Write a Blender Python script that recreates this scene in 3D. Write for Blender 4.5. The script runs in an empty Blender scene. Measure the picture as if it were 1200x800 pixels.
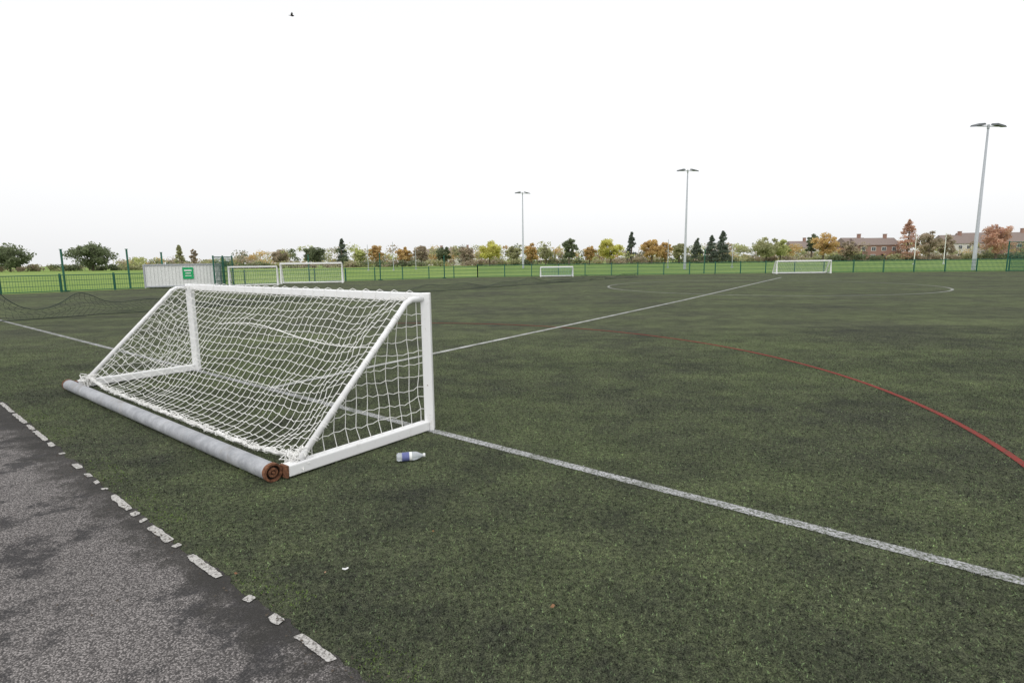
import bpy, math, random
import numpy as np
from mathutils import Vector, Matrix, noise
random.seed(7); rng=np.random.default_rng(7)
S=bpy.context.scene
S.view_settings.view_transform='Standard'
S.view_settings.look='None'; S.view_settings.exposure=0
# ---------------------------------------------------------------- frame of the pitch
OX,OY=-.75,4.85
E=(-.785,.619); N=(.619,.785)
def PF(s,t,z=0): return Vector((OX+s*E[0]+t*N[0], OY+s*E[1]+t*N[1], z))
def TL(s): return -2.275+.028*np.clip(s,0,8)      # line where the turf meets the path
# ---------------------------------------------------------------- node helpers
def newmat(name):
    m=bpy.data.materials.new(name); m.use_nodes=True
    nt=m.node_tree; b=nt.nodes['Principled BSDF']; return m,nt,b
def nd(nt,t,**k):
    n=nt.nodes.new(t)
    for a,v in k.items(): setattr(n,a,v)
    return n
def coords(nt): return nd(nt,'ShaderNodeNewGeometry').outputs['Position']
def noi(nt,sc,det=4,rough=.6,vec=None):
    n=nd(nt,'ShaderNodeTexNoise'); n.inputs['Scale'].default_value=sc
    n.inputs['Detail'].default_value=det; n.inputs['Roughness'].default_value=rough
    nt.links.new(vec or coords(nt),n.inputs['Vector']); return n.outputs['Fac']
def ramp(nt,fac,a,b,ca=(0,0,0,1),cb=(1,1,1,1)):
    r=nd(nt,'ShaderNodeValToRGB'); e=r.color_ramp.elements
    e[0].position=a; e[1].position=b; e[0].color=ca; e[1].color=cb
    nt.links.new(fac,r.inputs[0]); return r.outputs[0]
def mix(nt,fac,a,b,mode='MIX'):
    m=nd(nt,'ShaderNodeMixRGB',blend_type=mode)
    for i,v in enumerate((fac,a,b)):
        if hasattr(v,'is_linked') or hasattr(v,'node'): nt.links.new(v,m.inputs[i])
        else: m.inputs[i].default_value = v if i==0 else (v[0],v[1],v[2],1)
    return m.outputs[0]
def mth(nt,op,a,b=0.):
    m=nd(nt,'ShaderNodeMath',operation=op)
    for i,v in enumerate((a,b)):
        if hasattr(v,'node'): nt.links.new(v,m.inputs[i])
        else: m.inputs[i].default_value=v
    return m.outputs[0]
def bump(nt,b,h,st,dist=.01):
    n=nd(nt,'ShaderNodeBump'); n.inputs['Strength'].default_value=st; n.inputs['Distance'].default_value=dist
    nt.links.new(h,n.inputs['Height']); nt.links.new(n.outputs[0],b.inputs['Normal'])
def spec(b,v): b.inputs['Specular IOR Level'].default_value=v
def simple(name,col,rough=.6,var=.15,sc=6,metal=0,sp=.3):
    m,nt,b=newmat(name)
    c=mix(nt,noi(nt,sc),[x*(1-var) for x in col],[min(1,x*(1+var)) for x in col])
    nt.links.new(c,b.inputs['Base Color']); b.inputs['Roughness'].default_value=rough
    b.inputs['Metallic'].default_value=metal; spec(b,sp); return m
def turf_color(nt):
    big=ramp(nt,noi(nt,.33,6,.68),.38,.62)
    mid=ramp(nt,noi(nt,2.1,6,.72),.36,.64)
    green=mix(nt,mid,(.092,.106,.064),(.142,.164,.090))
    dark=mix(nt,mid,(.066,.069,.057),(.108,.118,.078))
    c=mix(nt,big,dark,green)
    # roll/brush streaks running along the pitch
    mp=nd(nt,'ShaderNodeMapping'); mp.inputs['Rotation'].default_value=(0,0,math.radians(38.3)); mp.inputs['Scale'].default_value=(.10,.9,1)
    nt.links.new(coords(nt),mp.inputs['Vector'])
    sk_=ramp(nt,noi(nt,1.0,5,.7,mp.outputs[0]),.40,.62)
    c=mix(nt,sk_,mix(nt,1,c,(.84,.84,.87),'MULTIPLY'),mix(nt,1,c,(1.14,1.14,1.10),'MULTIPLY'))
    st=ramp(nt,noi(nt,7.5,5,.75),.55,.70)     # trodden, sand-filled spots
    return mix(nt,mth(nt,'MULTIPLY',st,.6),c,(.060,.060,.054))
turf,nt,b=newmat('turf_mat')
c=turf_color(nt)
fine=noi(nt,150,3,.8); fine2=noi(nt,34,4,.75)
c=mix(nt,ramp(nt,fine,.40,.62),mix(nt,1,c,(.42,.42,.44),'MULTIPLY'),mix(nt,1,c,(1.6,1.62,1.5),'MULTIPLY'))
c=mix(nt,ramp(nt,fine2,.40,.64),mix(nt,1,c,(.60,.60,.64),'MULTIPLY'),mix(nt,1,c,(1.32,1.34,1.24),'MULTIPLY'))
nt.links.new(c,b.inputs['Base Color']); b.inputs['Roughness'].default_value=1; spec(b,.05)
bump(nt,b,fine,.7,.01)
fib,nt,b=newmat('turf_fibre_mat')
c=turf_color(nt)
at=nd(nt,'ShaderNodeAttribute',attribute_name='tone').outputs['Fac']
al=nd(nt,'ShaderNodeAttribute',attribute_name='paint').outputs['Fac']
ar=nd(nt,'ShaderNodeAttribute',attribute_name='redpaint').outputs['Fac']
am=nd(nt,'ShaderNodeAttribute',attribute_name='moss').outputs['Fac']
cl=ramp(nt,noi(nt,34,4,.75),.40,.62)
c=mix(nt,cl,mix(nt,1,c,(.46,.455,.50),'MULTIPLY'),mix(nt,1,c,(1.3,1.33,1.24),'MULTIPLY'))
c=mix(nt,ramp(nt,at,0,1),mix(nt,1,c,(.42,.40,.46),'MULTIPLY'),mix(nt,1,c,(2.4,2.9,2.2),'MULTIPLY'))
c=mix(nt,am,c,(.14,.21,.05)); c=mix(nt,al,c,(.48,.48,.50)); c=mix(nt,ar,c,(.24,.065,.05))
nt.links.new(c,b.inputs['Base Color']); b.inputs['Roughness'].default_value=.8; spec(b,.15)
def linemat(name,col,lo,hi,back=(.09,.10,.07),g0=.22,g1=.58):
    m,nt,b=newmat(name)
    f=ramp(nt,noi(nt,60,4,.8),lo,hi)
    g=ramp(nt,noi(nt,3,5,.75),g0,g1)
    c=mix(nt,mth(nt,'MULTIPLY',f,g),back,col)
    nt.links.new(c,b.inputs['Base Color']); b.inputs['Roughness'].default_value=1; spec(b,.05); return m
wl=linemat('white_line_mat',(.54,.54,.56),.40,.58)
wl2=linemat('centre_line_mat',(.52,.53,.51),.28,.52)
wl3=linemat('circle_line_mat',(.40,.41,.38),.28,.54)
rl=linemat('red_line_mat',(.26,.050,.045),.34,.54,(.10,.08,.06),.12,.42)
# tarmac
tar,nt,b=newmat('tarmac_mat')
v=nd(nt,'ShaderNodeTexVoronoi'); v.inputs['Scale'].default_value=150; nt.links.new(coords(nt),v.inputs['Vector'])
vs=nd(nt,'ShaderNodeSeparateColor'); nt.links.new(v.outputs['Color'],vs.inputs[0])
c=mix(nt,ramp(nt,vs.outputs[0],.1,.95),(.095,.087,.085),(.41,.38,.365))
c=mix(nt,ramp(nt,v.outputs['Distance'],.35,.75),c,(.07,.066,.064))
dk=ramp(nt,noi(nt,1.1,9,.76),.50,.55)
c2=mix(nt,mth(nt,'MULTIPLY',dk,.80),c,(.042,.041,.042))
sx=nd(nt,'ShaderNodeSeparateXYZ'); nt.links.new(coords(nt),sx.inputs[0])
tt=mth(nt,'ADD',mth(nt,'MULTIPLY',mth(nt,'SUBTRACT',sx.outputs[0],OX),N[0]),mth(nt,'MULTIPLY',mth(nt,'SUBTRACT',sx.outputs[1],OY),N[1]))
tn=mth(nt,'ADD',tt,mth(nt,'MULTIPLY',mth(nt,'SUBTRACT',noi(nt,5,7,.75),.5),.9))
mr=nd(nt,'ShaderNodeMapRange'); mr.inputs[1].default_value=-2.48; mr.inputs[2].default_value=-2.32; nt.links.new(tn,mr.inputs[0])
c2=mix(nt,mth(nt,'MULTIPLY',mr.outputs[0],.8),c2,(.045,.043,.039))
c2=mix(nt,ramp(nt,noi(nt,.45,3),.4,.65),mix(nt,1,c2,(.85,.85,.85),'MULTIPLY'),c2)
nt.links.new(c2,b.inputs['Base Color']); b.inputs['Roughness'].default_value=.95; spec(b,.2)
bump(nt,b,mth(nt,'SUBTRACT',1,v.outputs['Distance']),.55,.005)
# grass
gr,nt,b=newmat('grass_mat')
c=mix(nt,ramp(nt,noi(nt,.06,5,.6),.35,.65),(.19,.29,.07),(.29,.38,.12))
c=mix(nt,ramp(nt,noi(nt,3,4,.7),.3,.7),mix(nt,1,c,(.78,.78,.78),'MULTIPLY'),c)
nt.links.new(c,b.inputs['Base Color']); b.inputs['Roughness'].default_value=1; spec(b,.05)
paint,nt,b=newmat('white_paint_mat')
d=ramp(nt,noi(nt,7,7,.72),.57,.74)
c=mix(nt,mth(nt,'MULTIPLY',d,.42),(.86,.86,.86),(.50,.48,.44))
r2=ramp(nt,noi(nt,28,5,.7),.67,.70)
c=mix(nt,r2,c,(.20,.09,.045))
nt.links.new(c,b.inputs['Base Color']); b.inputs['Roughness'].default_value=.45; spec(b,.4)
galv,nt,b=newmat('galvanised_mat')
c=mix(nt,ramp(nt,noi(nt,6,7,.78),.38,.66),(.27,.28,.30),(.46,.47,.49))
c=mix(nt,ramp(nt,noi(nt,2.5,6,.7),.56,.72),c,(.24,.22,.19))
nt.links.new(c,b.inputs['Base Color']); b.inputs['Roughness'].default_value=.55; b.inputs['Metallic'].default_value=.1
rust,nt,b=newmat('rust_mat')
c=mix(nt,ramp(nt,noi(nt,45,6,.75),.35,.65),(.06,.022,.012),(.27,.12,.06))
nt.links.new(c,b.inputs['Base Color']); b.inputs['Roughness'].default_value=.95
black=simple('dark_void_mat',(.02,.015,.012),.9)
cord=simple('net_cord_mat',(.84,.835,.81),.8,.10,20)
dnet=simple('dark_net_mat',(.045,.06,.05),.9)
fgreen=simple('fence_green_mat',(.025,.12,.08),.5)
mastm=simple('mast_grey_mat',(.42,.44,.47),.5)
headm=simple('lamp_housing_mat',(.13,.14,.15),.5)
whitem=simple('white_panel_mat',(.78,.79,.77),.6,.08,2)
signg=simple('sign_green_mat',(.02,.40,.14),.5)
brickm=simple('brick_mat',(.34,.21,.17),.9,.2,4)
rend=simple('render_mat',(.70,.68,.64),.9,.08,2)
roofm=simple('roof_tile_mat',(.25,.20,.18),.9,.2,3)
glass=simple('window_mat',(.12,.13,.14),.15)
barkm=simple('bark_mat',(.13,.105,.08),.95)
blue=simple('blue_net_mat',(.35,.55,.70),.7)
# ---------------------------------------------------------------- mesh helpers
def mesh(name,vs,fs,mat,parent=None,smooth=False):
    me=bpy.data.meshes.new(name); me.from_pydata([tuple(v) for v in vs],[],fs); me.update()
    me.materials.append(mat)
    if smooth: me.polygons.foreach_set('use_smooth',[True]*len(me.polygons))
    o=bpy.data.objects.new(name,me); S.collection.objects.link(o)
    if parent: o.parent=parent
    return o
def empty(name,loc=(0,0,0),rz=0):
    o=bpy.data.objects.new(name,None); o.empty_display_size=.3; S.collection.objects.link(o)
    o.location=loc; o.rotation_euler=(0,0,rz); return o
class MB:
    def __init__(s): s.v=[]; s.f=[]
    def box(s,c,d):
        i=len(s.v); x,y,z=c; a,b_,c_=d[0]/2,d[1]/2,d[2]/2
        for sx,sy,sz in ((-1,-1,-1),(1,-1,-1),(1,1,-1),(-1,1,-1),(-1,-1,1),(1,-1,1),(1,1,1),(-1,1,1)):
            s.v.append((x+sx*a,y+sy*b_,z+sz*c_))
        for f in ((0,3,2,1),(4,5,6,7),(0,1,5,4),(1,2,6,5),(2,3,7,6),(3,0,4,7)): s.f.append([i+k for k in f])
        return s
    def tube(s,pts,r,n=6,caps=True,rot=0):
        pts=[Vector(p) for p in pts]; i0=len(s.v); rs=r if hasattr(r,'__len__') else [r]*len(pts)
        for k,p in enumerate(pts):
            t=(pts[min(k+1,len(pts)-1)]-pts[max(k-1,0)]).normalized()
            up=Vector((0,0,1)) if abs(t.z)<.9 else Vector((0,1,0))
            u=t.cross(up).normalized(); w=u.cross(t)
            for j in range(n):
                a=rot+2*math.pi*j/n; s.v.append(p+(u*math.cos(a)+w*math.sin(a))*rs[k])
        for k in range(len(pts)-1):
            for j in range(n):
                a=i0+k*n+j; b_=i0+k*n+(j+1)%n; s.f.append((a,b_,b_+n,a+n))
        if caps: s.f.append([i0+j for j in range(n)][::-1]); s.f.append([i0+(len(pts)-1)*n+j for j in range(n)])
        return s
    def out(s,name,mat,parent=None,smooth=False,bevel=0):
        o=mesh(name,s.v,s.f,mat,parent,smooth)
        if bevel:
            m=o.modifiers.new('b','BEVEL'); m.width=bevel; m.segments=2; m.limit_method='ANGLE'
        return o
SQ=math.pi/4
# ---------------------------------------------------------------- ground sheets
R=2500
mesh('grass_field',[(-R,-R,-.012),(R,-R,-.012),(R,R,-.012),(-R,R,-.012)],[(0,1,2,3)],gr)
fence_pts=[(-31,26.5),(-27.8,30.3),(-22.9,36.6),(-13.4,45.2),(-3.1,51.6),(24.5,53.8),(45,50.5),(62,47)]
poly=[PF(33,-2.3)]+[Vector((x,y,0)) for x,y in fence_pts]+[Vector((80,30,0)),PF(-60,-2.3)]
mesh('artificial_turf_pitch',poly[::-1],[list(range(len(poly)))],turf)
edge=[]
s=45.
while s>-30:
    edge.append(PF(s,TL(s)+.020+.035*noise.noise(Vector((s*3,0,5)))+.025*noise.noise(Vector((s*17,0,5))),.004)); s-= .03 if -3<s<8 else .5
p=edge+[PF(-30,-40,.004),PF(45,-40,.004)]
mesh('tarmac_path',p,[list(range(len(p)))[::-1]],tar)
# ---------------------------------------------------------------- painted lines
def strip(name,pts,w,z,mat):
    pts=[Vector((q[0],q[1],z)) for q in pts]; vs=[];fs=[]
    for k,q in enumerate(pts):
        t=(pts[min(k+1,len(pts)-1)]-pts[max(k-1,0)]).normalized(); n=Vector((-t.y,t.x,0))*w/2
        vs+= [q+n*(1+.10*noise.noise(q*9)),q-n*(1+.10*noise.noise(q*11))]
    for k in range(len(pts)-1): fs.append((2*k,2*k+1,2*k+3,2*k+2))
    return mesh(name,vs,fs,mat)
L1=[PF(s,-.02) for s in np.linspace(-8,31,300)]
strip('pitch_goal_line',L1,.085,.004,wl)
strip('pitch_centre_line',[(-2.94,6.58),(1.1,12.45),(6.17,19.97),(20.2,41.7)],.11,.008,wl2)
CC=(13.1,29.2)
strip('pitch_centre_circle',[(CC[0]+7.9*math.cos(a),CC[1]+7.9*math.sin(a)) for a in np.linspace(0,2*math.pi,97)],.11,.012,wl3)
RC=(-2.9,6.5); RR=7.1
e_ang=math.atan2(E[1],E[0])
strip('red_penalty_arc',[(RC[0]+RR*math.cos(a),RC[1]+RR*math.sin(a)) for a in np.linspace(e_ang-math.pi,e_ang-.9,120)],.056,.006,rl)
vs=[];fs=[]
for s0,s1 in ((4.6,3.95),(3.85,3.3),(3.2,2.95),(2.9,2.45),(2.35,2.2),(1.95,1.90),(1.55,1.40),(1.24,1.14),(1.0,.93),(.82,.78),(.62,.28),(.22,.15),(.06,.02),(-.08,-.36),(-.42,-.46),(-.6,-.93),(-1.2,-1.25),(-1.42,-1.50),(-1.62,-1.86),(-2.3,-2.6),(-3.0,-3.2),(5.2,4.75),(6.4,5.5)):
    n=max(5,int(abs(s0-s1)/.012)); i=len(vs); top=[];bot=[]; wob=random.uniform(.016,.022); sk0=random.uniform(-.02,.02)
    for k in range(n+1):
        u=k/n; ss=s0+(s1-s0)*u; w=wob*(1 if .04<u<.96 else .8); T0=TL(ss)
        top.append(PF(ss+sk0,T0+w+.009*noise.noise(Vector((ss*14,1,0)))+random.uniform(-.0015,.0015),.009)); bot.append(PF(ss,T0-w+.009*noise.noise(Vector((ss*14,7,0)))+random.uniform(-.0015,.0015),.009))
    ring_=top+bot[::-1]; vs+=ring_; fs.append(list(range(i,i+len(ring_))))
pm,nt,b=newmat('edge_paint_mat')
c=mix(nt,ramp(nt,noi(nt,70,5,.8),.38,.54),(.13,.12,.11),(.50,.485,.46)); nt.links.new(c,b.inputs['Base Color']); b.inputs['Roughness'].default_value=.9
mesh('path_edge_line',vs,fs,pm)
# ---------------------------------------------------------------- turf fibres (one object)
n=600000
Y=rng.uniform(1.0,12,n); keep=rng.random(n)<np.clip((12-Y)/4,0,1); Y=Y[keep]
X=(rng.random(len(Y))*2-1)*(1.15*Y+.6)
t=(X-OX)*N[0]+(Y-OY)*N[1]; ss=(X-OX)*E[0]+(Y-OY)*E[1]
keep=(t>TL(ss)+.0+.07*rng.random(len(t))+.03*np.sin(ss*9)*np.sin(ss*23)); X=X[keep];Y=Y[keep];t=t[keep];ss=ss[keep]; n=len(X)
ang=rng.uniform(0,2*np.pi,n); w=rng.uniform(.003,.0072,n)*(1+Y*.05); h=rng.uniform(.004,.012,n)
lean=rng.uniform(0,.012,n); la=rng.uniform(0,2*np.pi,n)
co=np.zeros((n,3,3),dtype=np.float32)
co[:,0,0]=X-np.cos(ang)*w/2; co[:,0,1]=Y-np.sin(ang)*w/2
co[:,1,0]=X+np.cos(ang)*w/2; co[:,1,1]=Y+np.sin(ang)*w/2
co[:,2,0]=X+np.cos(la)*lean; co[:,2,1]=Y+np.sin(la)*lean; co[:,2,2]=h
me=bpy.data.meshes.new('turf_fibres')
me.vertices.add(3*n); me.vertices.foreach_set('co',co.ravel())
me.loops.add(3*n); me.loops.foreach_set('vertex_index',np.arange(3*n,dtype=np.int32))
me.polygons.add(n); me.polygons.foreach_set('loop_start',np.arange(0,3*n,3,dtype=np.int32))
me.update()
def fattr(nm,val):
    a=me.attributes.new(nm,'FLOAT','FACE'); a.data.foreach_set('value',val.astype(np.float32))
fattr('tone',rng.random(n)**2.0)
fattr('paint',((np.abs(t+.02)<.043+.006*np.sin(ss*31))&(rng.random(n)<.60)).astype(float))
rd=np.hypot(X-RC[0],Y-RC[1]); fattr('redpaint',((np.abs(rd-RR)<.028)&(t>0)&(rng.random(n)<.75)).astype(float))
fattr('moss',((t<TL(ss)+.20)&(rng.random(n)<.4*(np.sin(ss*2.3)+np.sin(ss*5.1+1)>0.1))).astype(float)*.8)
me.materials.append(fib); o=bpy.data.objects.new('turf_fibres',me); S.collection.objects.link(o)
# ---------------------------------------------------------------- main goal
W,D,H=4.80,1.48,1.23
goal=empty('portable_football_goal')
def G(a,b_,z): 
    return PF(a,0,z)+Vector((-.612,-.790,0))*b_
HB=1.20
for nm,a in (('post_1',0),('post_2',W)):
    MB().tube([G(a,0,0.0),G(a,0,H)],.058,4,rot=SQ).out(nm,paint,goal,bevel=.008)
MB().tube([G(.043,0,H-.042),G(W-.043,0,H-.042)],.054,4,rot=SQ).out('crossbar',paint,goal,bevel=.008)
for nm,a in (('side_base_1',0),('side_base_2',W)):
    MB().tube([G(a,.044,.05),G(a,1.40,.055)],.060,4,rot=SQ).out(nm,paint,goal,bevel=.01)
    MB().tube([G(a,.043,HB-.02),G(a,.17,HB-.02),G(a,.235,HB-.05),G(a,.3,HB-.12),G(a,1.29,.10)],.025,10).out(nm.replace('base','stanchion'),paint,goal,smooth=True)
RB=1.49
MB().tube([G(.03,RB,.066),G(W-.02,RB,.066)],.062,28,caps=False).out('rear_roller',galv,goal,smooth=True)
def ring(name,c0,ro,ri,ax,dep,mat):
    m=MB(); u=Vector((0,0,1)); w=ax.cross(u).normalized(); k=28
    for off,r in ((0,ro),(0,ri),(-dep,ri),(-dep,ro)):
        for j in range(k):
            a=2*math.pi*j/k; m.v.append(c0+ax*off+(u*math.cos(a)+w*math.sin(a))*r*(1+.02*random.uniform(-1,1)))
    for q in range(4):
        for j in range(k): m.f.append((q*k+j,q*k+(j+1)%k,((q+1)%4)*k+(j+1)%k,((q+1)%4)*k+j))
    return m.out(name,mat,goal)
ax=Vector((-E[0],-E[1],0))
for a,sg in ((.0,1),(W+.0,-1)):
    A=ax*sg
    ring('roller_end_rim',G(a,RB,.067),.066,.052,A,.035,rust)
    ring('roller_bearing',G(a,RB,.067)-A*.004,.034,.018,A,.05,rust)
    MB().tube([G(a,RB,.067)-A*.026,G(a,RB,.067)-A*.032],.051,24).out('roller_end_plate',black,goal)
    MB().tube([G(a,RB,.067)+A*.004,G(a,RB,.067)-A*.05],.010,8).out('roller_axle',rust,goal)
    MB().tube([G(a,1.402,.055),G(a,1.420,.056)],.061,4,rot=SQ).out('base_end_bracket',rust,goal)
# ---- net
def prof(pts,k):
    pts=[Vector((p[0],p[1])) for p in pts]; L=[0]
    for i in range(1,len(pts)): L.append(L[-1]+(pts[i]-pts[i-1]).length)
    out=[]
    for j in range(k+1):
        d=L[-1]*j/k; i=1
        while i<len(pts)-1 and L[i]<d: i+=1
        u=(d-L[i-1])/(L[i]-L[i-1]); out.append(pts[i-1].lerp(pts[i],u))
    return out
KR,KC=21,46
ps=prof([(0,HB),(.2,HB-.01),(.3,HB-.10),(1.28,.10)],KR)
pm_=prof([(0,HB),(.10,1.10),(.27,.90),(.45,.68),(.62,.46),(.78,.27),(.94,.12),(1.12,.05),(1.30,.045)],KR)
def sm(x): x=max(0,min(1,x)); return x*x*(3-2*x)
nodes={}
for i in range(KC+1):
    a=W*i/KC; f=sm(min(a,W-a)/.75)
    for j in range(KR+1):
        q=ps[j].lerp(pm_[j],f*.9)
        jit=noise.noise_vector(Vector((a*1.3,j*.22,3)))*.04+noise.noise_vector(Vector((a*6,j*.9,9)))*.022
        edgef=min(1,(j)/2,(KR-j)/1.0)*min(1,min(i,KC-i)/2)
        sway=.03*math.sin(a*2.2+1)*math.sin(math.pi*j/KR)
        nodes[i,j]=G(a+jit.x*edgef*.8,q.x+(jit.y+sway)*edgef,max(.02,q.y+jit.z*edgef))
m=MB()
def cordseg(m,p,q,sag=.007,r=.0029):
    mid=(p+q)/2; mid.z-=sag*(0.4+random.random()); m.tube([p,mid,q],r,4,caps=False)
for i in range(KC+1):
    for j in range(KR+1):
        if i<KC and j>0: cordseg(m,nodes[i,j],nodes[i+1,j],.011)
        if j<KR: cordseg(m,nodes[i,j],nodes[i,j+1],.003)
        m.tube([nodes[i,j]+Vector((0,0,.005)),nodes[i,j]-Vector((0,0,.005))],.0052,4)
m.out('net_back',cord,goal)
def bmax(z): return .27+(1.08-z)/(1.08-.10)*(1.28-.30) if z<1.08 else .2+(HB-z)*.4
c_=.108
def side(a0,name,hexa=False):
    m=MB()
    def pt(b_,z):
        j=noise.noise_vector(Vector((b_*4,z*4,a0+2)))*.035
        bulge=.06*math.sin(math.pi*min(1,b_/1.2))*math.sin(math.pi*min(1,z/1.2))
        ed=min(1,b_/.1)*min(1,(bmax(z)-b_)/.1)*min(1,max(0,(z-.09))/.1); ed=max(0,ed)
        return G(a0+(j.x+(-bulge if a0>1 else bulge))*ed,b_+j.y*ed,z+j.z*ed-.02*ed*math.sin(b_*5))
    zs=[.10+c_*k for k in range(11)]
    for r_,z in enumerate(zs):
        L=bmax(z); k=0
        while k*c_<L:
            b0=k*c_; b1=min(L,b0+c_)
            off=(.5*c_ if (hexa and r_%2) else 0)
            z0=z+(.028 if hexa and (k%2) else 0); z1=z+(.028 if hexa and (k%2==0) else 0)
            if hexa: p0=pt(min(L,b0+off),z0); p1=pt(min(L,b0+off+c_),z1)
            else: p0=pt(b0,z); p1=pt(b1,z)
            if z+c_*.2<HB: cordseg(m,p0,p1,.012)
            zt=z+c_
            if zt<=HB+.02:
                bb=b0+off
                if bb<=bmax(min(zt,HB)): 
                    cordseg(m,pt(bb,z0),pt(bb+(c_*.5*(-1 if r_%2 else 1) if hexa else 0),zt),.002)
                elif bb<=L:
                    zz=z+ (zt-z)*max(0,(L-bb)/(L-bmax(min(zt,HB))+1e-5)); cordseg(m,pt(bb,z0),pt(bb,zz),0)
            k+=1
    m.out(name,cord,goal)
side(0.0,'net_side_1'); side(W,'net_side_2',True)
m=MB()
pts=[nodes[i,KR]+Vector((0,0,.012+.008*math.sin(i*1.7))) for i in range(KC+1)]
m.tube(pts,[.015+.005*math.sin(i*2.3) for i in range(KC+1)],6)
for i in range(KC):
    p=nodes[i,KR]; q=nodes[i+1,KR]; 
    for k in range(4):
        u=(k+random.random())/4; c0=p.lerp(q,u)+Vector((random.uniform(-.02,.02),random.uniform(-.02,.02),.02))
        m.tube([c0+Vector((random.uniform(-.035,.035),random.uniform(-.035,.035),random.uniform(-.01,.025))) for _ in range(4)],.0035,4)
for a in (0,W):
    for k in range(12):
        u=(k+.5)/12; bb=.3+(1.28-.3)*u; z=1.08+(.10-1.08)*u
        for jj in range(2):
            c0=G(a,bb+jj*.015,z-jj*.015); dv=G(a,.3,1.08)-G(a,1.28,.1); dv.normalize(); sd=Vector((E[0],E[1],0)); up=dv.cross(sd)
            m.tube([c0+(sd*math.cos(th)+up*math.sin(th))*.029+dv*th*.004 for th in np.linspace(0,6.3,9)],.003,4)
for i in range(0,KC,2):
    sd=Vector((-.612,-.79,0)); up=Vector((0,0,1)); c1=G(W*i/KC,0,H-.042)
    if 0<i: m.tube([c1+(sd*math.cos(th)+up*math.sin(th))*.058 for th in np.linspace(0,6.28,9)],.003,4)
for a in (0.0,W):
    for k in range(26):
        c0=G(a+(.04 if a<1 else -.04)+random.uniform(-.05,.05),1.30+random.uniform(-.06,.06),.09+random.uniform(-.04,.05))
        m.tube([c0+Vector([random.uniform(-.05,.05) for _ in range(3)]) for _ in range(5)],.0045,4)
m.tube([G(a,.35+.06*math.sin(a*1.3),.80-.05*math.sin(a*2.0)) for a in np.linspace(.25,3.3,40)],.005,5)
m.out('net_ropes',cord,goal)
# ---------------------------------------------------------------- bottle
bt=empty('plastic_bottle',(-.885,4.03,.036),math.radians(14))
def lathe(name,prof_,mat,k=24):
    m=MB()
    for x,r in prof_:
        for j in range(k):
            a=2*math.pi*j/k; m.v.append((x,r*math.cos(a),r*math.sin(a)))
    for q in range(len(prof_)-1):
        for j in range(k): m.f.append((q*k+j,q*k+(j+1)%k,(q+1)*k+(j+1)%k,(q+1)*k+j))
    return m.out(name,mat,bt,smooth=True)
pl,nt,b=newmat('clear_plastic_mat'); b.inputs['Base Color'].default_value=(.8,.84,.88,1); b.inputs['Roughness'].default_value=.12
b.inputs['Transmission Weight'].default_value=.55
lathe('body',[(0,0),(0,.02),(.006,.031),(.02,.033),(.03,.031),(.04,.033),(.13,.033),(.15,.031),(.17,.022),(.185,.014),(.197,.0125),(.2,0)],pl)
lathe('label',[(.04,.0336),(.095,.0336)],simple('label_blue_mat',(.13,.15,.33),.4,.3,40))
lathe('label_band',[(.095,.0337),(.115,.0337)],whitem)
lathe('cap',[(.199,0),(.199,.0145),(.216,.0145),(.216,0)],whitem)
# ---------------------------------------------------------------- litter
def leaf(name,x,y,sz,col,rz):
    m=MB(); k=8
    m.v=[(math.cos(a)*sz*(1 if j%2 else .75),math.sin(a)*sz*.55*(1 if j%2 else .8),.016+.35*sz*abs(math.cos(a))) for j,a in enumerate(np.linspace(0,2*math.pi,k,endpoint=False))]+[(0,0,.014)]
    m.f=[(j,(j+1)%k,k) for j in range(k)]
    o=m.out(name,simple(name+'_m',col,.7)); o.location=(x,y,0); o.rotation_euler=(0,0,rz)
leaf('white_litter_scrap',-.83,2.53,.02,(.7,.7,.7),.3)
leaf('fallen_leaf',.16,2.21,.018,(.22,.12,.06),1.0)
leaf('fallen_leaf',-.45,2.9,.012,(.2,.12,.05),2.0)
leaf('fallen_leaf',-1.35,2.5,.014,(.2,.1,.05),2.6)
leaf('fallen_leaf',-.92,2.5,.010,(.3,.2,.12),1.6)
vs=[];fs=[]
for k in range(900):
    s_=random.uniform(-3,8); t_=float(TL(s_))+random.gauss(0,.045) if k<600 else random.uniform(-4.5,-2.3)
    c0=PF(s_,t_,.012); i=len(vs); r=random.uniform(.002,.008)
    for a in (0,1.3,2.6,4.1): vs.append(c0+Vector((math.cos(a)*r,math.sin(a)*r*.6,random.uniform(-.003,.006))))
    fs.append((i,i+1,i+2,i+3))
mesh('edge_leaf_litter',vs,fs,simple('litter_mat',(.08,.065,.05),.9,.6,30))
# ---------------------------------------------------------------- perimeter fence
def fence(name,pts,h,sp=2.5,bar=.10,bw=.022):
    f=empty(name); P=MB(); Wm=MB()
    for (x0,y0),(x1,y1) in zip(pts[:-1],pts[1:]):
        a=Vector((x0,y0,0)); b_=Vector((x1,y1,0)); L=(b_-a).length; k=max(1,round(L/sp))
        for i in range(k): 
            q=a.lerp(b_,i/k); P.tube([q,q+Vector((0,0,h+.06))],.055,4,rot=SQ)
        kk=int(L/bar)
        for i in range(kk):
            q=a.lerp(b_,(i+.5)/kk); Wm.tube([q+Vector((0,0,.05)),q+Vector((0,0,h-.02))],bw*.7,3,caps=False)
        nr=max(3,int(h/.3))
        for r_ in range(nr+1):
            z=Vector((0,0,.06+(h-.09)*r_/nr)); Wm.tube([a+z,b_+z],.024 if r_ in(0,nr) else .013,4)
    P.tube([Vector((*pts[-1],0)),Vector((*pts[-1],h+.06))],.055,4,rot=SQ)
    P.out('posts',fgreen,f); Wm.out('mesh_panels',fgreen,f); return f
fence('perimeter_fence',fence_pts[:5],1.0,2.5,.12,.012)
fence('perimeter_fence',fence_pts[4:],1.12,2.5,.10,.026)
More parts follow.
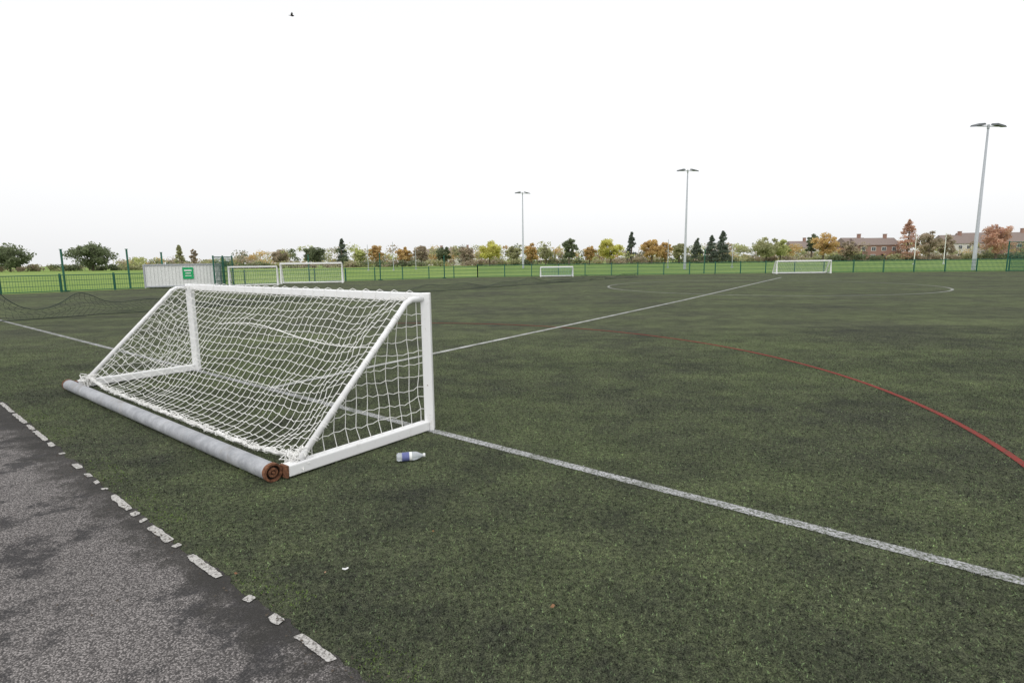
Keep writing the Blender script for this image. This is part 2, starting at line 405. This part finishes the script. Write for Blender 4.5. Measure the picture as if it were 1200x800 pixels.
fence('tall_mesh_fence',[(-19.75,37.2),(-19.0,38.2)],2.0,.65,.08,.03)
fence('tall_mesh_fence',[(44.0,49.6),(48.5,48.6)],2.6,1.5,.10,.02)
for x,y,h in ((-26.4,33.0,2.45),(-24.6,36.0,2.5),(-23.4,37.6,2.3),(-11,47,2.2),(-6,50.2,2.0),(-15.9,44,2.1),(19,55,2.4)):
    p0=empty('green_fence_post',(x,y,0)); MB().tube([(0,0,0),(0,0,h)],.055,4,rot=SQ).box((0,0,h+.015),(.13,.13,.03)).box((0,0,.02),(.3,.3,.04)).out('post',fgreen,p0)
# dividing net
m=MB(); B0=Vector((-17.4,10.9,0)); nv=Vector((.619,.785,0)); Ln=45.0; cc=.13; K=int(Ln/cc)
def dh(k): 
    h=.26+.10*math.sin(k*.9)+.06*math.sin(k*2.1+1)
    h+= 1.9*sm((6.3-k)/2.2)+ .45*math.exp(-((k-7.3)/.6)**2)
    return h
nodes2={}
for i in range(K+1):
    k=i*cc; h=dh(k); rows=7
    for j in range(rows+1):
        z=max(.01,h*j/rows); off=noise.noise_vector(Vector((k*.9,j*.3,1)))*.30*(1-.2*j/rows)
        nodes2[i,j]=B0+nv*k+Vector((off.x,off.y,z))
for i in range(K):
    for j in range(8):
        m.tube([nodes2[i,j],nodes2[i+1,j]],.012 if j in(0,7) else .0040,3,caps=False)
        if j<7: m.tube([nodes2[i,j],nodes2[i,j+1]],.0040,3,caps=False)
m.out('pitch_dividing_net',dnet)
# ---------------------------------------------------------------- container with sign
ct=empty('white_storage_container',(-21.6,36.9,0),math.radians(29))
MB().box((0,.75,.76),(4.3,1.5,1.40)).out('body',whitem,ct)
m=MB()
for k in range(22): m.box((-2.1+k*.2,-.015,.76),(.07,.03,1.30))
m.out('corrugations',whitem,ct)
m=MB()
for x in (-2.19,2.19): m.box((x,-.02,.78),(.09,.09,1.52))
m.box((0,-.03,1.50),(4.28,.08,.08)); m.box((0,-.03,.10),(4.28,.06,.08)); m.out('frame',mastm,ct)
MB().box((.25,-.05,.93),(.62,.03,.75)).out('sign_board',signg,ct)
MB().box((.25,-.068,1.11),(.42,.006,.10)).box((.25,-.068,.93),(.3,.006,.06)).box((.25,-.068,.76),(.36,.006,.05)).out('sign_text_bars',whitem,ct)
# ---------------------------------------------------------------- distant goals
def fargoal(x,y,w,h,rz,mat=paint,r=.05,d=.9,nm=cord):
    g=empty('football_goal',(x,y,0),rz)
    MB().tube([(-w/2,0,0),(-w/2,0,h),(w/2,0,h),(w/2,0,0)],r,4,rot=SQ).out('frame',mat,g)
    m=MB()
    for sx in (-1,1): m.tube([(sx*w/2,0,h-.03),(sx*w/2,.3,h-.05),(sx*w/2,d,.05),(sx*w/2,0,.05)],r*.6,5)
    m.tube([(-w/2,d,.05),(w/2,d,.05)],r*.7,5).out('rear_frame',mat,g)
    m=MB(); c=.15
    for i in range(int(w/c)+1):
        xx=-w/2+i*c; m.tube([(xx,0,h-.03),(xx,.3,h-.08),(xx,d,.05)],.005,3,caps=False)
    for j in range(9):
        u=j/9; m.tube([(-w/2,.3+(d-.3)*u,h-.08-(h-.13)*u),(w/2,.3+(d-.3)*u,h-.08-(h-.13)*u)],.005,3,caps=False)
    for sx in (-1,1):
        for j in range(6): m.tube([(sx*w/2,d*j/6,.05),(sx*w/2,d*j/6,h-(h-.1)*max(0,(d*j/6-.3))/(d-.3))],.005,3,caps=False)
    m.out('net',nm,g); return g
fargoal(-17.45,37.8,3.0,1.30,.30,r=.07); fargoal(-14.7,41.2,4.3,1.48,.2,r=.085)
fargoal(4.1,50.2,2.9,.88,.0,r=.08,nm=blue); fargoal(26.6,50.8,4.8,1.15,-.05,r=.085)
# ---------------------------------------------------------------- floodlights
def flood(x,y,h,rz,w=1.45):
    f=empty('floodlight_mast',(x,y,0),rz)
    MB().tube([(0,0,0),(0,0,.05),(0,0,h)],[.19,.18,.085],12).out('mast',mastm,f,smooth=True)
    MB().tube([(-w,0,h-.05),(w,0,h-.05)],.05,6).tube([(0,0,h-.3),(0,0,h+.1)],.11,10).out('cross_arm',mastm,f)
    m=MB()
    for sx in (-1,1):
        i=len(m.v); cx=sx*(w*.72); 
        for zz,k in ((0,.55),(.16,.42)):
            for a,b_ in ((-1,-1),(1,-1),(1,1),(-1,1)): m.v.append((cx+a*k,b_*.32,h-.02+zz+a*sx*-.10+ b_*.06))
        for q in ((0,3,2,1),(4,5,6,7),(0,1,5,4),(1,2,6,5),(2,3,7,6),(3,0,4,7)): m.f.append([i+z for z in q])
    m.out('lamp_heads',headm,f)
    MB().box((0,-.13,1.2),(.18,.12,.5)).out('control_box',mastm,f)
flood(45.5,55,13.6,.1,1.5); flood(24.2,78,13.3,.1,1.3); flood(2.2,102,13.4,.3,1.2)
for b_,d in ((.72,95),(.773,95)):
    f=empty('white_pole',(b_*d,d,0)); MB().tube([(0,0,0),(0,0,1.2),(0,0,5.2)],[.08,.06,.04],8).box((0,0,.1),(.3,.3,.2)).out('pole',whitem,f)
for b_,d,h in ((.28,90,4.5),(-.21,100,5),(-.255,100,4.6),(-.17,110,4.4),(.395,85,3.5)):
    f=empty('field_pole',(b_*d,d,0)); MB().tube([(0,0,0),(0,0,1.2),(0,0,h)],[.07,.06,.04],8).box((0,0,.1),(.3,.3,.2)).out('pole',mastm,f)
# ---------------------------------------------------------------- trees
def leafmat(name,col):
    m,nt,b=newmat(name)
    at=nd(nt,'ShaderNodeAttribute',attribute_name='tone').outputs['Fac']
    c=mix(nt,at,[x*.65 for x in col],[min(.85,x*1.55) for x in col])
    nt.links.new(c,b.inputs['Base Color']); b.inputs['Roughness'].default_value=.9; spec(b,.1)
    tr=nd(nt,'ShaderNodeBsdfTranslucent'); nt.links.new(c,tr.inputs[0])
    mx=nd(nt,'ShaderNodeMixShader'); mx.inputs[0].default_value=.45
    nt.links.new(b.outputs[0],mx.inputs[1]); nt.links.new(tr.outputs[0],mx.inputs[2])
    nt.links.new(mx.outputs[0],nt.nodes['Material Output'].inputs[0]); return m
PAL={k:leafmat('leaf_'+k,c) for k,c in dict(yellow=(.70,.60,.18),orange=(.66,.42,.20),green=(.19,.22,.13),olive=(.40,.40,.23),red=(.58,.36,.27),brown=(.44,.37,.28),lime=(.50,.52,.24),conifer=(.15,.18,.14)).items()}  # leaf colours raised to paint in distance haze; there is no haze volume
def leafcloud(centres,radii,per,size,rr):
    C=np.repeat(centres,per,0); Rr=np.repeat(radii,per,0); br=np.repeat(rr,per)
    n=len(C); d=rng.normal(size=(n,3)); d/=np.linalg.norm(d,axis=1)[:,None]
    rad=rng.random(n)**.45
    P=C+d*rad[:,None]*Rr
    u=rng.normal(size=(n,3)); u/=np.linalg.norm(u,axis=1)[:,None]
    v=np.cross(u,rng.normal(size=(n,3))); v/=np.linalg.norm(v,axis=1)[:,None]
    s=(size*rng.uniform(.6,1.3,n))[:,None]
    co=np.stack([P-u*s-v*s*.6,P+u*s-v*s*.6,P+u*s+v*s*.6,P-u*s+v*s*.6],1)
    r=np.clip(.5*br+.3*rng.random(n)+.2*(d[:,2]*rad*.5+.5),0,1)  # random tone plus painted top light: leaves paler towards each clump's top
    return co,r
def cloudmesh(name,co,r,mats,midx,extra=None):
    n=len(co); V=co.reshape(-1,3); ev,ef=(extra.v,extra.f) if extra else ([],[])
    vs=[tuple(x) for x in V.tolist()]+[tuple(x) for x in ev]
    fs=[(4*i,4*i+1,4*i+2,4*i+3) for i in range(n)]+[[4*n+k for k in f] for f in ef]
    me=bpy.data.meshes.new(name); me.from_pydata(vs,[],fs)
    for m in mats: me.materials.append(m)
    mi=np.concatenate([midx,np.full(len(ef),len(mats)-1)]).astype(np.int32); me.polygons.foreach_set('material_index',mi)
    a=me.attributes.new('tone','FLOAT','FACE'); a.data.foreach_set('value',np.concatenate([r,np.full(len(ef),.5)]).astype(np.float32))
    me.update(); o=bpy.data.objects.new(name,me); S.collection.objects.link(o); return o
def tree(name,bearing,d,w,h,pal,kind='round'):
    x=bearing*d; tr=MB(); oak=name=='oak_tree'
    lx=random.uniform(-.3,.3)
    tr.tube([(0,0,0),(lx*.3,0,h*.3),(lx,0,h*.6),(lx,0,h*.88)],[h*.035,h*.028,h*.018,h*.006],7)
    if kind=='conifer':
        k=60; z=rng.uniform(.10,1,k)*h; a=rng.uniform(0,6.28,k); rad=(1-z/h)**.7*w*.5
        cen=np.stack([np.cos(a)*rad*.7,np.sin(a)*rad*.7,z],1); R_=np.stack([rad*.45+.3,rad*.45+.3,np.full(k,h*.045)],1); per=60; size=.16
    else:
        k=44; dv=rng.normal(size=(k,3)); dv/=np.linalg.norm(dv,axis=1)[:,None]; q=rng.random(k)**.4
        z0,hz=(.53,.44*h) if oak else (.55,.42*h)
        cen=dv*q[:,None]*np.array([w*.38,w*.38,hz*.82])+np.array([0,0,z0*h])
        R_=np.repeat(rng.uniform(.07,.15,k)[:,None]*np.array([[w,w,w*.75]]),1,0); per=110; size=.010*w+.085
        for j in range(9):
            c=cen[rng.integers(k)]; tr.tube([(lx*.5,0,h*random.uniform(.22,.5)),tuple(c*.6+np.array([0,0,h*.2])),tuple(c)],[h*.012,h*.008,h*.003],5)
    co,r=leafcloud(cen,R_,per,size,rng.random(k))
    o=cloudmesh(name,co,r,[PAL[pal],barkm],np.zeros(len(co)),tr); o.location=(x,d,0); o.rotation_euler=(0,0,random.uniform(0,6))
T=[(-.746,160,14,8.4,'green','round','oak_tree'),(-.894,160,15,7.6,'green','round','oak_tree'),
(-.038,160,8,7.8,'yellow','round','autumn_tree'),(.037,160,5.8,6.6,'orange','round','autumn_tree'),(.062,168,5,7.0,'olive','round','autumn_tree'),
(.1035,158,5.8,8.2,'green','round','round_tree'),(.14,160,5,6.2,'orange','round','autumn_tree'),(.178,160,8.4,7.8,'yellow','round','autumn_tree'),
(.2146,175,4.0,9.5,'conifer','conifer','conifer_tree'),(.251,165,8,7.6,'orange','round','autumn_tree'),(.30,170,6,6.6,'olive','round','autumn_tree'),(.275,168,5,7,'orange','round','autumn_tree'),
(.332,172,4.4,7.4,'conifer','conifer','conifer_tree'),(.377,170,5,9.4,'conifer','conifer','conifer_tree'),(.357,170,4.4,8.0,'conifer','conifer','conifer_tree'),
(.455,165,10,8.1,'olive','round','autumn_tree'),(.48,168,7,7.2,'lime','round','autumn_tree'),(.536,172,5,9.4,'green','round','round_tree'),(.557,160,8.4,8.6,'orange','round','autumn_tree'),
(.603,170,6,7,'brown','round','autumn_tree'),(.706,172,7.8,12,'red','conifer','conifer_tree'),(.745,165,8,9.2,'brown','round','autumn_tree'),(.775,168,6,8.4,'brown','round','autumn_tree'),
(.865,165,10.5,10.8,'red','round','autumn_tree'),(-.35,170,8,7.2,'green','round','round_tree'),(-.30,175,4,8.6,'conifer','conifer','conifer_tree'),(-.27,170,5,6.6,'lime','round','autumn_tree'),
(-.24,172,5,7.4,'orange','round','autumn_tree'),(-.16,172,6,7.2,'brown','round','autumn_tree'),(-.19,172,6,6.4,'orange','round','autumn_tree'),(-.41,175,6,6,'brown','round','autumn_tree'),(-.59,180,3,7.6,'olive','conifer','conifer_tree'),
(-.565,180,3,7.2,'brown','round','autumn_tree'),(-.12,170,6,6.6,'green','round','round_tree'),(-.08,172,6,6.6,'brown','round','autumn_tree'),(.005,172,6,6.6,'olive','round','autumn_tree')]
for bb,d,w,h,p_,k,nm in T: tree(nm,bb,d,w,h,p_,k)
k=1150; bb=rng.uniform(-.70,1.25,k); d=rng.uniform(172,200,k)
prof_h=np.interp(bb,[-.7,-.5,-.3,0,.3,.6,1.2],[2.4,3.8,5.2,5.0,4.6,4.8,5.6])*(.65+.6*np.abs(np.sin(bb*37+np.sin(bb*91))))
z=rng.random(k)*prof_h; cen=np.stack([bb*d,d,z],1); rad=rng.uniform(.9,2.2,k); R_=np.stack([rad*1.3,rad,rad*.75],1)
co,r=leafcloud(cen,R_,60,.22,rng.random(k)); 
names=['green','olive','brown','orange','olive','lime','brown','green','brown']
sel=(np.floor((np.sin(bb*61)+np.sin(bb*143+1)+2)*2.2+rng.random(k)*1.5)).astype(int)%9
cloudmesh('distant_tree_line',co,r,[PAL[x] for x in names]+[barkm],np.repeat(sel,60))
k=620; bb=rng.uniform(-1.15,1.3,k); d=168+rng.uniform(0,2,k)+bb*3
cen=np.stack([bb*d,d,rng.uniform(.2,1.5,k)],1); R_=np.repeat([[1.9,1,.8]],k,0)
co,r=leafcloud(cen,R_,50,.22,rng.random(k))
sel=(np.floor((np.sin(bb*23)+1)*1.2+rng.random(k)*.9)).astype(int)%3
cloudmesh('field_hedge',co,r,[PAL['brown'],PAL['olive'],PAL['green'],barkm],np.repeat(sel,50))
# ---------------------------------------------------------------- houses
doorm=simple('door_mat',(.1,.05,.04))
def house(nm,bearing,d,w,eave,ridge,wall,rz=0.,dep=7):
    f=empty(nm,(bearing*d,d,0),rz)
    MB().box((0,dep/2,eave/2),(w,dep,eave)).out('walls',wall,f)
    m=MB(); o=.35; x=w/2+o
    m.v=[(-x,-o,eave-.02),(x,-o,eave-.02),(x,dep+o,eave-.02),(-x,dep+o,eave-.02),(-x,dep/2,ridge),(x,dep/2,ridge)]
    m.f=[(0,1,5,4),(2,3,4,5),(0,3,2,1),(0,4,3),(1,2,5)]; m.out('roof',roofm,f)
    m=MB(); g=MB(); k=max(2,int(w/3))
    for i in range(k):
        xx=-w/2+w*(i+.5)/k
        for z in ([1.4,eave-1.2] if eave>4 else [1.4]):
            m.box((xx,-.02,z),(1.5,.08,1.25)); g.box((xx-.33,-.07,z),(.58,.04,1.05)); g.box((xx+.33,-.07,z),(.58,.04,1.05))
    m.out('window_frames',whitem,f); g.out('windows',glass,f)
    MB().box((w*.1,-.04,1.05),(.95,.1,2.1)).out('door',doorm,f)
    MB().box((w*.3,dep/2,ridge+.3),(.8,.8,1.6)).box((w*.3,dep/2,ridge+1.15),(.95,.95,.12)).out('chimney',brickm,f)
house('brick_house',.655,176,13,4.9,7.2,brickm); house('brick_house',.622,178,8,4.9,7.4,brickm,.2)
house('rendered_house',.84,185,12,5.4,8.8,rend,-.2); house('brick_house',.905,175,10,5.4,8.4,brickm,-.1); house('rendered_house',.80,182,9,5.2,8.0,rend,.1)
house('rendered_house',.52,202,7,4.8,7.2,rend)
house('rendered_house',-.09,202,9,4.2,6.1,rend,.1); house('rendered_house',-.14,204,8,4.0,6.0,rend,-.2)
# ---------------------------------------------------------------- bird
bd=empty('flying_bird',(-14.5,40,17.9),math.radians(30))
MB().tube([(-.13,0,0),(-.09,0,.0),(0,0,.01),(.08,0,.02),(.12,0,.03),(.15,0,.025)],[.02,.02,.055,.045,.03,.004],8).out('body',black,bd,smooth=True)
m=MB(); m.v=[(.05,0,.02),(-.06,0,.02),(.06,.11,.14),(-.06,.12,.13),(-.03,.22,.22),(.05,-.11,.12),(-.06,-.12,.11),(-.03,-.20,.17),(-.11,.02,.0),(-.2,.05,0),(-.2,-.05,0),(-.11,-.02,0)]
m.f=[(0,2,3,1),(2,4,3),(0,1,6,5),(5,6,7),(8,9,10,11)]; m.out('wings',black,bd)
# ---------------------------------------------------------------- light
w=bpy.data.worlds.new('World'); S.world=w; w.use_nodes=True; nt=w.node_tree
bg=nt.nodes['Background']; out=nt.nodes['World Output']
sk=nd(nt,'ShaderNodeTexSky',sky_type='NISHITA'); sk.sun_disc=False
EL,AZ=math.radians(48),math.radians(200)
sk.sun_elevation=EL; sk.sun_rotation=AZ; sk.dust_density=4
hs=nd(nt,'ShaderNodeHueSaturation'); hs.inputs['Saturation'].default_value=.12; nt.links.new(sk.outputs[0],hs.inputs['Color'])
nt.links.new(hs.outputs[0],bg.inputs[0]); bg.inputs[1].default_value=.05
bg2=nd(nt,'ShaderNodeBackground'); bg2.inputs[0].default_value=(.985,.99,1,1); bg2.inputs[1].default_value=.86
ad=nd(nt,'ShaderNodeAddShader'); nt.links.new(bg.outputs[0],ad.inputs[0]); nt.links.new(bg2.outputs[0],ad.inputs[1]); nt.links.new(ad.outputs[0],out.inputs[0])
sl=bpy.data.lights.new('sun','SUN'); sl.energy=.55; sl.angle=math.radians(40); sl.color=(1,.98,.95)
so=bpy.data.objects.new('sun',sl); S.collection.objects.link(so)
dirv=Vector((math.sin(AZ)*math.cos(EL),math.cos(AZ)*math.cos(EL),math.sin(EL)))
so.rotation_euler=dirv.to_track_quat('Z','Y').to_euler()
# ---------------------------------------------------------------- camera
cam=bpy.data.cameras.new('camera'); co_=bpy.data.objects.new('camera',cam); S.collection.objects.link(co_)
cam.sensor_width=36; cam.lens=19.5; cam.clip_end=6000; cam.clip_start=.05
co_.matrix_world=Matrix.Translation((0,0,1.5))@Matrix.Rotation(math.radians(90-8.3),4,'X')@Matrix.Rotation(math.radians(-.7),4,'Z')
S.camera=co_
